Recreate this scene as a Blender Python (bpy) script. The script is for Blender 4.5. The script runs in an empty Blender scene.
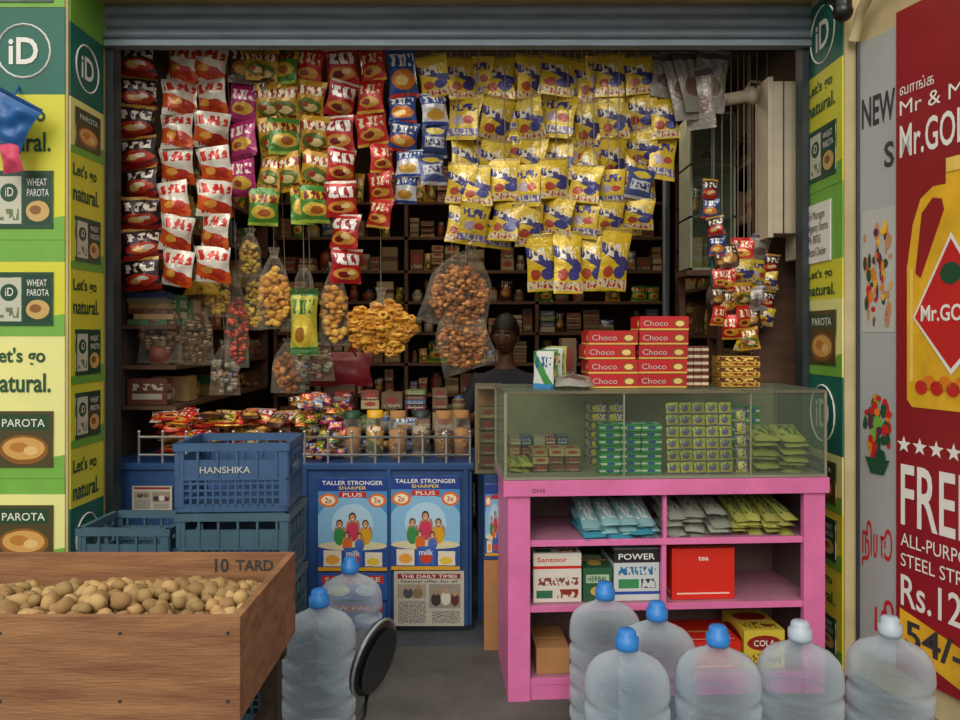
import bpy, math, random
from mathutils import Vector, Matrix, noise
random.seed(7)
R=random.random
def U(a,b): return a+(b-a)*R()
CH=1.4; F=800.0; HZ=335.0
def X(px,d): return (px-480)*d/F
def Z(py,d): return CH+(HZ-py)*d/F
def lin(h):
    o=[]
    for i in (0,2,4):
        c=int(h[i:i+2],16)/255
        o.append(c/12.92 if c<=.04045 else ((c+.055)/1.055)**2.4)
    return (o[0],o[1],o[2],1)
T=Matrix.Translation
def RZ(a): return Matrix.Rotation(math.radians(a),4,'Z')
def RX(a): return Matrix.Rotation(math.radians(a),4,'X')
def RY(a): return Matrix.Rotation(math.radians(a),4,'Y')
# ---------------- materials ----------------
def newmat(name):
    m=bpy.data.materials.new(name); m.use_nodes=True
    nt=m.node_tree; b=nt.nodes['Principled BSDF']
    return m,nt,b
def mat(name,h,rough=.5,metal=0,var=.25,scale=6,bump=0,bscale=None,stretch=(1,1,1),h2=None):
    m,nt,b=newmat(name); N=nt.nodes; L=nt.links
    b.inputs['Roughness'].default_value=rough; b.inputs['Metallic'].default_value=metal
    tc=N.new('ShaderNodeTexCoord'); mp=N.new('ShaderNodeMapping'); mp.inputs['Scale'].default_value=stretch
    L.new(tc.outputs['Object'],mp.inputs[0])
    n=N.new('ShaderNodeTexNoise'); n.inputs['Scale'].default_value=scale; n.inputs['Detail'].default_value=6
    n.inputs['Roughness'].default_value=.65
    L.new(mp.outputs[0],n.inputs['Vector'])
    r=N.new('ShaderNodeValToRGB'); c=lin(h)
    r.color_ramp.elements[0].position=.32; r.color_ramp.elements[1].position=.68
    if h2: c2=lin(h2)
    else: c2=tuple(min(1,x*(1+var)) for x in c[:3])+(1,)
    r.color_ramp.elements[0].color=tuple(x*(1-var) for x in c[:3])+(1,)
    r.color_ramp.elements[1].color=c2
    L.new(n.outputs[0],r.inputs[0]); L.new(r.outputs[0],b.inputs['Base Color'])
    if bump:
        n2=N.new('ShaderNodeTexNoise'); n2.inputs['Scale'].default_value=bscale or scale*4; n2.inputs['Detail'].default_value=4
        L.new(mp.outputs[0],n2.inputs['Vector'])
        bp=N.new('ShaderNodeBump'); bp.inputs['Strength'].default_value=bump; bp.inputs['Distance'].default_value=.01
        L.new(n2.outputs[0],bp.inputs['Height']); L.new(bp.outputs[0],b.inputs['Normal'])
    return m
def lay(name,base,layers=(),rough=.35,val=.25,coat=0,warp=0,foil=0):
    """printed packaging: flat graphic shapes in UV space"""
    m,nt,b=newmat(name); N=nt.nodes; L=nt.links
    b.inputs['Roughness'].default_value=rough
    uv=N.new('ShaderNodeUVMap'); uvo=uv.outputs[0]
    if warp:
        tc=N.new('ShaderNodeTexCoord'); nz=N.new('ShaderNodeTexNoise'); nz.inputs['Scale'].default_value=22; nz.inputs['Detail'].default_value=2
        L.new(tc.outputs['Object'],nz.inputs['Vector'])
        q=N.new('ShaderNodeVectorMath'); q.operation='MULTIPLY_ADD'; L.new(nz.outputs['Color'],q.inputs[0]); q.inputs[1].default_value=(warp,warp,0)
        q2=N.new('ShaderNodeVectorMath'); q2.operation='SUBTRACT'; L.new(uvo,q2.inputs[0]); q2.inputs[1].default_value=(warp/2,warp/2,0)
        L.new(q2.outputs[0],q.inputs[2]); uvo=q.outputs[0]
    sp=N.new('ShaderNodeSeparateXYZ'); L.new(uvo,sp.inputs[0])
    geo=N.new('ShaderNodeNewGeometry')
    if isinstance(base,(list,tuple)):
        r=N.new('ShaderNodeValToRGB'); r.color_ramp.interpolation='CONSTANT'
        n=len(base)
        while len(r.color_ramp.elements)<n: r.color_ramp.elements.new(.5)
        for i,h in enumerate(base):
            r.color_ramp.elements[i].position=i/n
        for i,h in enumerate(base): r.color_ramp.elements[i].color=lin(h)
        L.new(geo.outputs['Random Per Island'],r.inputs[0]); cur=r.outputs[0]
    else:
        r=N.new('ShaderNodeRGB'); r.outputs[0].default_value=lin(base); cur=r.outputs[0]
    def cmp(sock,c,w):
        k=N.new('ShaderNodeMath'); k.operation='COMPARE'; L.new(sock,k.inputs[0]); k.inputs[1].default_value=c; k.inputs[2].default_value=w
        return k.outputs[0]
    def mul(a,c):
        k=N.new('ShaderNodeMath'); k.operation='MULTIPLY'; L.new(a,k.inputs[0]); L.new(c,k.inputs[1]); return k.outputs[0]
    for l in layers:
        k=l[0]
        if k in 'rs':
            u0,u1,v0,v1,col=l[1:6]
            ms=mul(cmp(sp.outputs[0],(u0+u1)/2,(u1-u0)/2),cmp(sp.outputs[1],(v0+v1)/2,(v1-v0)/2))
            if k=='s':
                mp=N.new('ShaderNodeMapping'); L.new(uvo,mp.inputs[0]); mp.inputs['Scale'].default_value=(l[6],l[7],1)
                nz=N.new('ShaderNodeTexNoise'); nz.inputs['Scale'].default_value=1; nz.inputs['Detail'].default_value=1
                L.new(mp.outputs[0],nz.inputs['Vector'])
                g=N.new('ShaderNodeMath'); g.operation='GREATER_THAN'; L.new(nz.outputs[0],g.inputs[0]); g.inputs[1].default_value=l[8] if len(l)>8 else .5
                ms=mul(ms,g.outputs[0])
        elif k=='e':
            cu,cv,ru,rv,col=l[1:6]
            q=N.new('ShaderNodeVectorMath'); q.operation='MULTIPLY_ADD'; L.new(uvo,q.inputs[0])
            q.inputs[1].default_value=(1/ru,1/rv,0); q.inputs[2].default_value=(-cu/ru,-cv/rv,0)
            ln=N.new('ShaderNodeVectorMath'); ln.operation='LENGTH'; L.new(q.outputs[0],ln.inputs[0])
            g=N.new('ShaderNodeMath'); g.operation='LESS_THAN'; L.new(ln.outputs['Value'],g.inputs[0]); g.inputs[1].default_value=1
            ms=g.outputs[0]
        elif k=='d':
            a,bb,c,w,col=l[1:6]
            q=N.new('ShaderNodeVectorMath'); q.operation='DOT_PRODUCT'; L.new(uvo,q.inputs[0]); q.inputs[1].default_value=(a,bb,0)
            ms=cmp(q.outputs['Value'],c,w)
        mx=N.new('ShaderNodeMixRGB'); L.new(ms,mx.inputs[0]); L.new(cur,mx.inputs[1]); mx.inputs[2].default_value=lin(col); cur=mx.outputs[0]
    hs=N.new('ShaderNodeHueSaturation'); mr=N.new('ShaderNodeMapRange')
    L.new(geo.outputs['Random Per Island'],mr.inputs[0]); mr.inputs[3].default_value=1-val; mr.inputs[4].default_value=1+val*.3
    L.new(mr.outputs[0],hs.inputs['Value']); L.new(cur,hs.inputs['Color']); L.new(hs.outputs[0],b.inputs['Base Color'])
    if coat: b.inputs['Coat Weight'].default_value=coat; b.inputs['Coat Roughness'].default_value=.12
    if foil:
        tc=N.new('ShaderNodeTexCoord'); n2=N.new('ShaderNodeTexNoise'); n2.inputs['Scale'].default_value=38; n2.inputs['Detail'].default_value=3; n2.inputs['Distortion'].default_value=.8
        L.new(tc.outputs['Object'],n2.inputs['Vector'])
        bp=N.new('ShaderNodeBump'); bp.inputs['Strength'].default_value=foil; bp.inputs['Distance'].default_value=.012
        L.new(n2.outputs[0],bp.inputs['Height']); L.new(bp.outputs[0],b.inputs['Normal'])
        if coat: L.new(bp.outputs[0],b.inputs['Coat Normal'])
        b.inputs['Metallic'].default_value=.15
    return m
def clear(name,h,a=.15,bb=.7,rough=.12,tint='ffffff',foil=0,blend=.45):
    m,nt,b=newmat(name); N=nt.nodes; L=nt.links
    b.inputs['Base Color'].default_value=lin(h); b.inputs['Roughness'].default_value=rough
    t=N.new('ShaderNodeBsdfTransparent'); t.inputs[0].default_value=lin(tint)
    lw=N.new('ShaderNodeLayerWeight'); lw.inputs[0].default_value=blend
    mr=N.new('ShaderNodeMapRange'); L.new(lw.outputs['Facing'],mr.inputs[0]); mr.inputs[3].default_value=a; mr.inputs[4].default_value=bb
    mx=N.new('ShaderNodeMixShader'); L.new(mr.outputs[0],mx.inputs[0]); L.new(t.outputs[0],mx.inputs[1]); L.new(b.outputs[0],mx.inputs[2])
    L.new(mx.outputs[0],N['Material Output'].inputs[0])
    if foil:
        tc=N.new('ShaderNodeTexCoord'); n2=N.new('ShaderNodeTexNoise'); n2.inputs['Scale'].default_value=18; n2.inputs['Detail'].default_value=3; n2.inputs['Distortion'].default_value=1.5
        L.new(tc.outputs['Object'],n2.inputs['Vector'])
        bp=N.new('ShaderNodeBump'); bp.inputs['Strength'].default_value=foil; bp.inputs['Distance'].default_value=.02
        L.new(n2.outputs[0],bp.inputs['Height']); L.new(bp.outputs[0],b.inputs['Normal']); L.new(bp.outputs[0],lw.inputs['Normal'])
    return m
# ---------------- mesh builder ----------------
class MB:
    def __init__(s): s.v=[];s.f=[];s.uv=[];s.mi=[];s.sm=[];s.mats=[];s.M=Matrix()
    def mid(s,m):
        if m not in s.mats: s.mats.append(m)
        return s.mats.index(m)
    def add(s,vs,fs,uvs,m,smooth=False,M=None):
        o=len(s.v); A=s.M@M if M is not None else s.M
        s.v+= [tuple(A@Vector(p)) for p in vs]; k=s.mid(m)
        for i,f in enumerate(fs):
            s.f.append([o+j for j in f]); s.uv+= uvs[i] if uvs else [(0.5,0.5)]*len(f)
            s.mi.append(k); s.sm.append(smooth)
    def box(s,c,d,m,M=None,taper=1):
        x,y,z=c; a,b,h=d[0]/2,d[1]/2,d[2]/2; t=taper
        vs=[(x-a*t,y-b*t,z-h),(x+a*t,y-b*t,z-h),(x+a*t,y+b*t,z-h),(x-a*t,y+b*t,z-h),(x-a,y-b,z+h),(x+a,y-b,z+h),(x+a,y+b,z+h),(x-a,y+b,z+h)]
        q=[(0,0),(1,0),(1,1),(0,1)]
        s.add(vs,[(0,1,5,4),(1,2,6,5),(2,3,7,6),(3,0,4,7),(4,5,6,7),(3,2,1,0)],[q]*6,m,False,M)
    def b2(s,x0,x1,y0,y1,z0,z1,m,M=None): s.box(((x0+x1)/2,(y0+y1)/2,(z0+z1)/2),(x1-x0,y1-y0,z1-z0),m,M)
    def surf(s,fn,nu,nv,m,smooth=True,M=None,wrap=False):
        W=nu if wrap else nu+1; vs=[]
        for j in range(nv+1):
            for i in range(W): vs.append(fn(i/nu,j/nv))
        fs=[];uv=[]
        for j in range(nv):
            for i in range(nu):
                i2=(i+1)%W if wrap else i+1
                fs.append((j*W+i,j*W+i2,(j+1)*W+i2,(j+1)*W+i))
                uv.append([(i/nu,j/nv),((i+1)/nu,j/nv),((i+1)/nu,(j+1)/nv),(i/nu,(j+1)/nv)])
        s.add(vs,fs,uv,m,smooth,M)
    def lathe(s,prof,c,m,seg=20,M=None,smooth=True):
        n=len(prof)-1
        def fn(u,v):
            r,z=prof[min(n,int(round(v*n)))]; a=2*math.pi*u
            return (c[0]+r*math.cos(a),c[1]+r*math.sin(a),c[2]+z)
        s.surf(fn,seg,n,m,smooth,M,True)
    def cyl(s,c,r,h,m,seg=16,M=None): s.lathe([(0.0001,0),(r,0),(r,h),(0.0001,h)],c,m,seg,M,False)
    def tube(s,path,r,m,seg=6,M=None,closed=False):
        P=[Vector(p) for p in path]; n=len(P); rings=[]
        for i,p in enumerate(P):
            d=(P[min(i+1,n-1)]-P[max(i-1,0)])
            if closed: d=P[(i+1)%n]-P[(i-1)%n]
            d.normalize(); up=Vector((0,0,1)) if abs(d.z)<.9 else Vector((0,1,0))
            a=d.cross(up).normalized(); b=d.cross(a)
            rr=r[i] if isinstance(r,(list,tuple)) else r
            rings.append([p+rr*(a*math.cos(2*math.pi*k/seg)+b*math.sin(2*math.pi*k/seg)) for k in range(seg)])
        vs=[tuple(q) for g in rings for q in g]; fs=[]
        for i in range(n if closed else n-1):
            for k in range(seg):
                k2=(k+1)%seg; i2=(i+1)%n
                fs.append((i*seg+k,i*seg+k2,i2*seg+k2,i2*seg+k))
        if not closed: fs+=[tuple(range(seg)),tuple((n-1)*seg+k for k in range(seg))]
        s.add(vs,fs,None,m,seg>6,M)
    def ell(s,c,r,m,seg=12,rings=8,M=None,jit=0):
        sd=R()*50
        def fn(u,v):
            a=2*math.pi*u; b=math.pi*(v-.5); q=Vector((math.cos(b)*math.cos(a),math.cos(b)*math.sin(a),math.sin(b)))
            k=1+jit*noise.noise(q*1.3+Vector((sd,0,0))) if jit else 1
            return (c[0]+r[0]*q.x*k,c[1]+r[1]*q.y*k,c[2]+r[2]*q.z*k)
        s.surf(fn,seg,rings,m,True,M,True)
    def pillow(s,c,w,h,t,m,M=None,n=8,crimp=.09,wr=.18,pinch=0):
        sd=R()*99; A=T(c)@(M if M is not None else Matrix())
        def mk(sg):
            def fn(u,v):
                e=0 if (v<crimp or v>1-crimp) else math.sin(math.pi*(v-crimp)/(1-2*crimp))
                p=(max(0,e)**.45)*(max(0,math.sin(math.pi*u))**.55)
                pw=1-pinch*max(0,(v-.55)/.45)**1.5 if pinch else 1
                x=(u-.5)*w*(1-.10*max(0,e))*pw; z=(v-.5)*h
                y=sg*t/2*p*(1+wr*2*noise.noise(Vector((u*4+sd,v*4,sd))))+t*.12*noise.noise(Vector((u*2,v*2+sd,3)))
                return (x,y,z)
            return fn
        s.surf(mk(-1),n,n,m,True,A); s.surf(mk(1),n,n,m,True,A)
    def text(s,txt,x0,z0,w,h,m,M=None,y=0,shear=0,bold=0):
        if not hasattr(MB,'tc'): MB.tc={}
        key=(txt,bold)
        if key not in MB.tc:
            cu=bpy.data.curves.new('t','FONT'); cu.body=txt; cu.extrude=0; cu.resolution_u=3; cu.offset=bold
            ob=bpy.data.objects.new('t',cu); bpy.context.scene.collection.objects.link(ob)
            bpy.context.view_layer.update()
            me=bpy.data.meshes.new_from_object(ob.evaluated_get(bpy.context.evaluated_depsgraph_get()))
            MB.tc[key]=([tuple(v.co) for v in me.vertices],[tuple(p.vertices) for p in me.polygons])
            bpy.data.meshes.remove(me); bpy.data.objects.remove(ob); bpy.data.curves.remove(cu)
        V_,F_=MB.tc[key]
        if V_:
            xs=[v[0] for v in V_]; ys=[v[1] for v in V_]
            ax,bx,ay,by=min(xs),max(xs),min(ys),max(ys)
            vs=[(x0+(v[0]-ax)/(bx-ax+1e-9)*w,y,z0+(v[1]-ay)/(by-ay+1e-9)*h) for v in V_]
            s.add(vs,F_,None,m,False,M)
    def poly(s,pts,m,y=0,M=None):
        s.add([(p[0],y,p[1]) for p in pts],[tuple(range(len(pts)))],None,m,False,M)
    def disc(s,cx,cz,rx,rz,m,y=0,n=14): s.poly([(cx+rx*math.cos(k*2*math.pi/n),cz+rz*math.sin(k*2*math.pi/n)) for k in range(n)],m,y)
    def done(s,name,bevel=0):
        me=bpy.data.meshes.new(name); me.from_pydata(s.v,[],s.f)
        ul=me.uv_layers.new(name='UVMap')
        flat=[c for q in s.uv for c in q]; ul.data.foreach_set('uv',flat)
        for m in s.mats: me.materials.append(m)
        me.polygons.foreach_set('material_index',s.mi); me.polygons.foreach_set('use_smooth',s.sm); me.update()
        ob=bpy.data.objects.new(name,me); bpy.context.scene.collection.objects.link(ob)
        if s.v:
            c=Vector([(min(p[i] for p in s.v)+max(p[i] for p in s.v))/2 for i in range(3)])
            me.transform(T(-c)); ob.location=c
        if bevel:
            b=ob.modifiers.new('b','BEVEL'); b.width=bevel; b.segments=2; b.limit_method='ANGLE'
        return ob
# palette
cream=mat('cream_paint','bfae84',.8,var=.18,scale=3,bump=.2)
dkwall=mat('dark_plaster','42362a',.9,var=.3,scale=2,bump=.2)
ceilm=mat('ceiling_plaster','5a5244',.9,var=.2)
conc=mat('concrete_floor','42464e',.75,var=.3,scale=5,bump=.35,bscale=60)
street=mat('street_ground','565450',.9,var=.3,scale=4,bump=.5,bscale=80)
steel=mat('shutter_steel','7c8c9a',.5,.15,var=.2,scale=4,stretch=(1,1,6))
dsteel=mat('dark_steel','3a4248',.5,.5,var=.2)
chrome=mat('bright_steel','c9c9c4',.3,.8,var=.1)
whitep=mat('white_paint','b8ae98',.5,var=.12)
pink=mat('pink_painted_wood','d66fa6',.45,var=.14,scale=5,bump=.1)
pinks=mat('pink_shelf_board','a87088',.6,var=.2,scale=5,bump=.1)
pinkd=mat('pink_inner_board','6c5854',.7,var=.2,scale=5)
bluec=mat('blue_painted_board','20467a',.5,var=.25,scale=4)
shelfw=mat('shelf_wood','5a3f30',.7,var=.3,scale=5,stretch=(1,6,6))
ply=mat('cart_plywood','86593a',.75,var=.25,scale=3,stretch=(1,4,9),bump=.3,bscale=20,h2='a0744e')
plyd=mat('cart_frame_wood','40342b',.8,var=.3,scale=6)
crate=mat('crate_plastic_teal','3a5868',.5,var=.2,scale=5)
crateb=mat('crate_plastic_blue','34557c',.45,var=.15,scale=5)
black=mat('black_plastic','121316',.3,var=.2)
strm=mat('string','8a8272',.8,var=.1)
potm=lay('potato_skin',['b4945e','a48050','c0a26c','98764c','ac8a5a'],rough=.8,val=.4)
soil=mat('soil','3e3022',.95,var=.3,scale=20)
teal=mat('poster_teal','156456',.5,var=.1); yel=mat('poster_yellow','d2d03a',.5,var=.08,scale=2)
yelp=mat('poster_pale_yellow','e0df90',.5,var=.08,scale=2); grn=mat('poster_green','6faa40',.5,var=.1)
dgrn=mat('poster_dark_green','174a30',.5,var=.1); wht=mat('poster_white','e6e6e0',.5,var=.04)
redb=mat('banner_red','8c1820',.4,var=.14,scale=2); goldm=mat('banner_gold','dfae28',.4,var=.22,scale=5); goldl=mat('banner_gold_light','eecb66',.4,var=.1,scale=8)
greyp=mat('poster_grey_white','a5a8a9',.55,var=.08,scale=2); dgrey=mat('poster_ink','33363a',.5,var=.1); paleg=mat('poster_pale_grey','b4b6b2',.5,var=.06)
redink=mat('poster_red','c02222',.45,var=.1); orange=mat('poster_orange','d87c1e',.5,var=.1); plum=mat('poster_plum','5a2a4a',.5,var=.1); skinp=mat('poster_skin','b98560',.5,var=.1)
card=mat('cardboard','a8794a',.85,var=.15,scale=5)
glass=clear('display_glass','9fb0a4',.03,.42,.04,'f2f6f0')
jarp=clear('jar_plastic','c8c8bc',.06,.5,.1)
wjar=clear('water_jar_plastic','cddbe6',.10,.95,.06,'e2ebf0',foil=.04,blend=.42)
bagp=clear('clear_plastic_bag','e8e0cc',.02,.38,.12,foil=.9,blend=.3)
capb=mat('bottle_cap_blue','2b7fd0',.4,var=.1); capw=mat('bottle_cap_white','aebdcb',.4,var=.05)
# packets
D={}
def P(n,base,layers,val=.28): D[n]=lay('pack_'+n,base,layers,rough=.28,val=val,warp=.09,foil=.38,coat=.35)
P('dark','2c1c26',[('r',0,1,0,.16,'961a16'),('e',.5,.33,.46,.18,'c03820'),('e',.42,.3,.2,.09,'e8c070'),('e',.62,.36,.16,.07,'eadfcb'),('s',.08,.92,.56,.82,'f2e8da',7,4,.5),('r',0,1,.9,1,'b89038')])
P('hal','e8e2d6',[('d',.3,1,.40,.20,'dc5a22'),('e',.64,.3,.26,.13,'c03420'),('e',.36,.36,.18,.1,'eca848'),('s',.05,.95,.64,.9,'cf2c20',7,4,.47),('s',.15,.85,.08,.18,'c83020',12,12,.5)])
P('mag','b02670',[('e',.5,.36,.38,.16,'dcb040'),('e',.4,.34,.18,.08,'a05020'),('s',.08,.92,.58,.84,'f8f0e0',8,5,.48),('r',0,1,0,.1,'801448')])
P('gold','ce9c2a',[('e',.5,.34,.44,.2,'5f7228'),('e',.58,.3,.24,.1,'e8d090'),('e',.34,.36,.14,.08,'a03818'),('r',0,1,.62,.84,'a4301e'),('s',.1,.9,.62,.84,'f6e8c2',8,4,.48),('s',.1,.9,.1,.18,'6a3010',12,10,.5)])
P('grn','4a8832',[('e',.5,.36,.44,.18,'d8b640'),('e',.56,.34,.22,.1,'a85a20'),('r',0,1,.62,.84,'c8a830'),('s',.1,.9,.62,.84,'7a1810',8,4,.48),('r',0,1,0,.08,'a8c040')])
P('brn','482a1e',[('e',.5,.4,.4,.2,'a8702c'),('s',.1,.9,.62,.88,'e8d8b8',8,5,.5),('e',.4,.36,.2,.1,'d8b060')])
P('red','bc1c1f',[('e',.5,.28,.44,.17,'d8943c'),('e',.4,.26,.2,.09,'7a1810'),('e',.64,.32,.15,.07,'f0d890'),('r',0,1,.54,.84,'8e1026'),('s',.08,.92,.54,.84,'f8f2ea',6,3.5,.46),('r',0,1,.93,1,'dcd4c4')])
P('red2','ca2820',[('s',.08,.92,.54,.84,'f2e6c0',7,5,.5),('e',.5,.3,.38,.15,'dca43c'),('e',.4,.3,.18,.08,'8a2a14'),('r',0,1,0,.08,'e0b040')])
P('blue','274c96',[('e',.5,.36,.44,.2,'dc801e'),('e',.42,.34,.22,.1,'f0d078'),('s',.08,.92,.62,.88,'f4f2ea',8,5,.48),('r',0,1,0,.08,'c83020')])
P('wb','cccdd2',[('r',0,1,.62,.95,'36549a'),('s',.1,.9,.66,.9,'f2f2f2',8,5,.5),('e',.5,.3,.36,.16,'c89838'),('r',0,1,0,.1,'24408a')])
P('bw','3c4c84',[('r',.12,.88,.3,.62,'c4c6cc'),('s',.15,.85,.36,.56,'2a3a80',10,6,.5),('e',.5,.8,.34,.1,'d8c048'),('r',0,1,0,.1,'b0b0b6')])
P('yel','d6b626',[('r',0,1,.04,.18,'d2c8a4'),('s',.06,.94,.05,.18,'b83020',9,9,.54),('e',.70,.31,.22,.11,'3a3a80'),('e',.3,.3,.18,.1,'a84428'),('d',.28,1,.69,.085,'3a3878'),('s',.12,.88,.54,.76,'e8dfc8',9,8,.53),('r',0,1,.94,1,'a08838')])
P('yel2','dabc34',[('r',0,1,.1,.26,'6d65a0'),('s',.06,.94,.12,.25,'dcd4c0',9,6,.50),('e',.35,.46,.2,.12,'bca8b4'),('s',.1,.9,.66,.86,'3a3a80',8,7,.50),('e',.7,.46,.18,.09,'b84c3c')])
P('sil','8e8a84',[('s',.08,.92,.25,.85,'b2aca4',5,5,.5),('e',.5,.4,.34,.15,'6e5450'),('r',0,1,.85,.95,'5a4c5a')])
GP=['a03828','b89848','b8b29c','385a90','688040','a86c38','64382c','a49a84','80786a','7a3044','a4845a','406a4a']
G1=lay('goods_box_a',GP,[('r',.12,.88,.2,.42,'b4ac98'),('s',.1,.9,.55,.8,'c0b8a0',7,4,.5)],.5,.45)
G2=lay('goods_box_b',['745a3e','8c7248','604a34','94805a','643626','a08c60'],[('e',.5,.55,.32,.25,'923826'),('s',.1,.9,.1,.3,'b4a88c',8,4,.5)],.55,.45)
G3=lay('goods_plain',GP,[],.4,.45)
G4=lay('goods_cream_books',['ac9c74','927c58','b4a484','7e6444','704e30'],[('r',0,1,.4,.6,'643824')],.6,.45)
# ---------------- room ----------------
def simple(name,x0,x1,y0,y1,z0,z1,m,bev=0):
    b=MB(); b.b2(x0,x1,y0,y1,z0,z1,m); return b.done(name,bev)
simple('ground',-6,6,-4,3.6,-.1,0,street)
simple('floor',-2.2,2.2,3.6,6.3,-.1,0,conc)
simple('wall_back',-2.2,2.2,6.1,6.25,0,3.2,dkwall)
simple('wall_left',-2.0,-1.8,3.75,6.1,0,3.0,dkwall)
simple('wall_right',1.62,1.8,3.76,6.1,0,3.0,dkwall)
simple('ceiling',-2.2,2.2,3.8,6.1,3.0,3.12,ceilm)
simple('wall_front_lintel',-2.6,2.6,3.3,3.8,2.9,3.7,cream)
simple('wall_front_left',-2.6,-1.7,3.3,3.75,0,2.9,cream)
simple('wall_front_right',1.5,1.8,3.29,3.76,0,2.9,cream)
b=MB(); b.b2(0,2.4,0,.15,0,3.4,cream,M=T((1.56,3.29,0))@RZ(-74.2)); b.done('wall_side_right')
b=MB(); zs0,zs1=2.70,2.895
def prof(u,v):
    return (-1.69+3.18*u, 3.625-.028*abs(math.sin(v*math.pi*3))**.5, zs0+.03+(zs1-zs0-.03)*v)
b.surf(prof,2,60,steel,True)
b.b2(-1.69,1.49,3.59,3.65,zs0,zs0+.03,steel); b.b2(-1.69,1.49,3.585,3.6,zs0+.028,zs0+.034,dsteel)
b.b2(-1.69,-1.66,3.62,3.7,0,2.75,dsteel); b.b2(1.46,1.49,3.62,3.7,0,2.75,dsteel)
b.done('roller_shutter')
# ---------- pillar posters ----------
pk1=lay('poster_pack_green','1d4a34',[('r',.04,.46,.08,.9,'c4c6b4'),('e',.25,.62,.15,.16,'1d4a34'),('s',.08,.42,.14,.34,'6a7a50',8,5,.5),('r',.5,.97,.06,.94,'14402c'),('e',.74,.3,.2,.18,'c8a864'),('e',.7,.32,.1,.08,'8a5a28')],val=.05,warp=.02)
pk2=lay('poster_pack_brown','4d4428',[('r',.06,.94,.66,.94,'28482c'),('e',.5,.32,.42,.26,'8a5a24'),('e',.5,.34,.36,.2,'d0a058'),('e',.42,.36,.16,.09,'b87a34'),('e',.62,.3,.12,.08,'e0bc7c')],val=.1,warp=.03)
def idposter(name,M,w,ys,off=0,sc=242.4,txtw=.85):
    b=MB(); b.M=M
    for (a,c,k) in ys:
        z1=min(2.89,CH+(HZ-a)/sc+off); z0=max(.02,CH+(HZ-c)/sc+off); h=z1-z0
        if h<.02: continue
        base={'logo':teal,'txt':yel,'ptxt':yelp,'pk':yel,'pk2':yelp,'g':grn}[k]
        b.b2(0,w,-.006,0,z0,z1,base)
        if k=='logo':
            cx=w*.48; cz=(z0+z1)/2; r=min(w*.34,h*.4)
            b.tube([(cx+r*math.cos(t*math.pi/10),-.008,cz+r*math.sin(t*math.pi/10)) for t in range(20)],.004,wht,4,closed=True)
            b.text('iD',cx-r*.55,cz-r*.5,r*1.1,r*1.0,wht,y=-.009,bold=.02)
        elif k in('txt','ptxt'):
            b.text("Let's go",w*.06,z0+h*.52,w*txtw*.82,h*.3,dgrn,y=-.009,bold=.02)
            b.text("natural.",w*.06,z0+h*.12,w*txtw*.9,h*.3,dgrn,y=-.009,bold=.02)
        elif k in('pk','pk2'):
            b.poly([(0,z0),(w,z0),(w,z0+h*.3),(0,z0+h*.12)],grn,-.008)
            b.b2(w*.12,w*.86,-.012,-.007,z0+h*.14,z0+h*.86,pk1 if k=='pk' else pk2)
            if k=='pk':
                b.text("iD",w*.26,z0+h*.54,w*.1,h*.11,wht,y=-.0135); b.text("WHEAT\nPAROTA",w*.53,z0+h*.54,w*.28,h*.22,wht,y=-.0135)
            else: b.text("PAROTA",w*.22,z0+h*.66,w*.54,h*.1,wht,y=-.0135)
    return b.done(name)
ys=[(-80,8,'pk'),(8,95,'logo'),(95,160,'txt'),(160,240,'pk'),(240,262,'g'),(262,336,'pk'),(336,400,'ptxt'),(400,478,'pk2'),(478,494,'g'),(494,570,'pk2'),(570,640,'txt'),(640,720,'pk')]
idposter('advertising_poster',T((-2.035,3.3,0)),.325,ys)
ysr=[(-40,20,'g'),(20,95,'logo'),(95,150,'pk2'),(150,205,'txt'),(205,268,'pk'),(268,320,'txt'),(320,385,'pk'),(385,450,'pk'),(450,510,'txt'),(510,580,'logo'),(580,650,'pk')]
idposter('advertising_poster',T((-1.7,3.31,0))@RZ(90),.29,ysr)
ysR=[(0,72,'logo'),(72,118,'txt'),(118,190,'pk'),(190,262,'g'),(262,300,'txt'),(300,375,'pk2'),(375,450,'logo'),(450,505,'pk2'),(505,560,'pk'),(560,600,'txt'),(600,650,'pk')]
idposter('advertising_poster',T((1.5,3.66,0))@RZ(-90),.36,ysR,sc=228)
b=MB(); b.M=T((1.5,3.64,0))@RZ(-90); b.b2(0,.24,-.012,-.007,1.72,1.98,wht); b.text('Sri Murugan\nAgency Stores\nPh 98765\nRetail Dealer',.02,1.75,.2,.2,dgrey,y=-.014); b.done('paper_notice')
# ---------- right side banner ----------
MW=T((1.56,3.29,0))@RZ(-74.2)
def zr(y): return CH+(HZ-y)/259.5
b=MB(); b.M=MW
b.b2(.015,1.6,-.012,-.001,.12,2.59,greyp)
b.b2(.215,1.25,-.018,-.012,.12,2.64,redb)
b.tube([(.012,-.016,.12),(.012,-.016,2.6)],.008,dsteel,6)
Y=-.02
b.text('Mr & Mrs',.235,zr(118),.36,.055,wht,y=Y); b.text('வாங்க',.235,zr(98),.16,.045,wht,y=Y)
b.text('Mr.GOLD',.235,zr(160),.36,.125,wht,y=Y,bold=.012)
def can(s,x0,w,z0,h,m,y,k=1):
    pts=[(.0,.03),(.06,0),(.94,0),(1,.03),(1,.66),(.96,.74),(.8,.86),(.72,.9),(.72,.95),(.44,.95),(.44,.9),(.3,.9),(.16,.86),(.07,.76),(.0,.58)]
    s.poly([(x0+p[0]*w,z0+p[1]*h) for p in pts],m,y)
can(b,.27,.40,zr(405),.90,goldm,Y); b.b2(.45,.56,Y-.003,Y,zr(405)+.85,zr(405)+.90,goldl)
b.poly([(.31,zr(405)+.50),(.335,zr(405)+.48),(.44,zr(405)+.72),(.43,zr(405)+.76),(.39,zr(405)+.77),(.34,zr(405)+.72)],redb,Y-.001)
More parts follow.
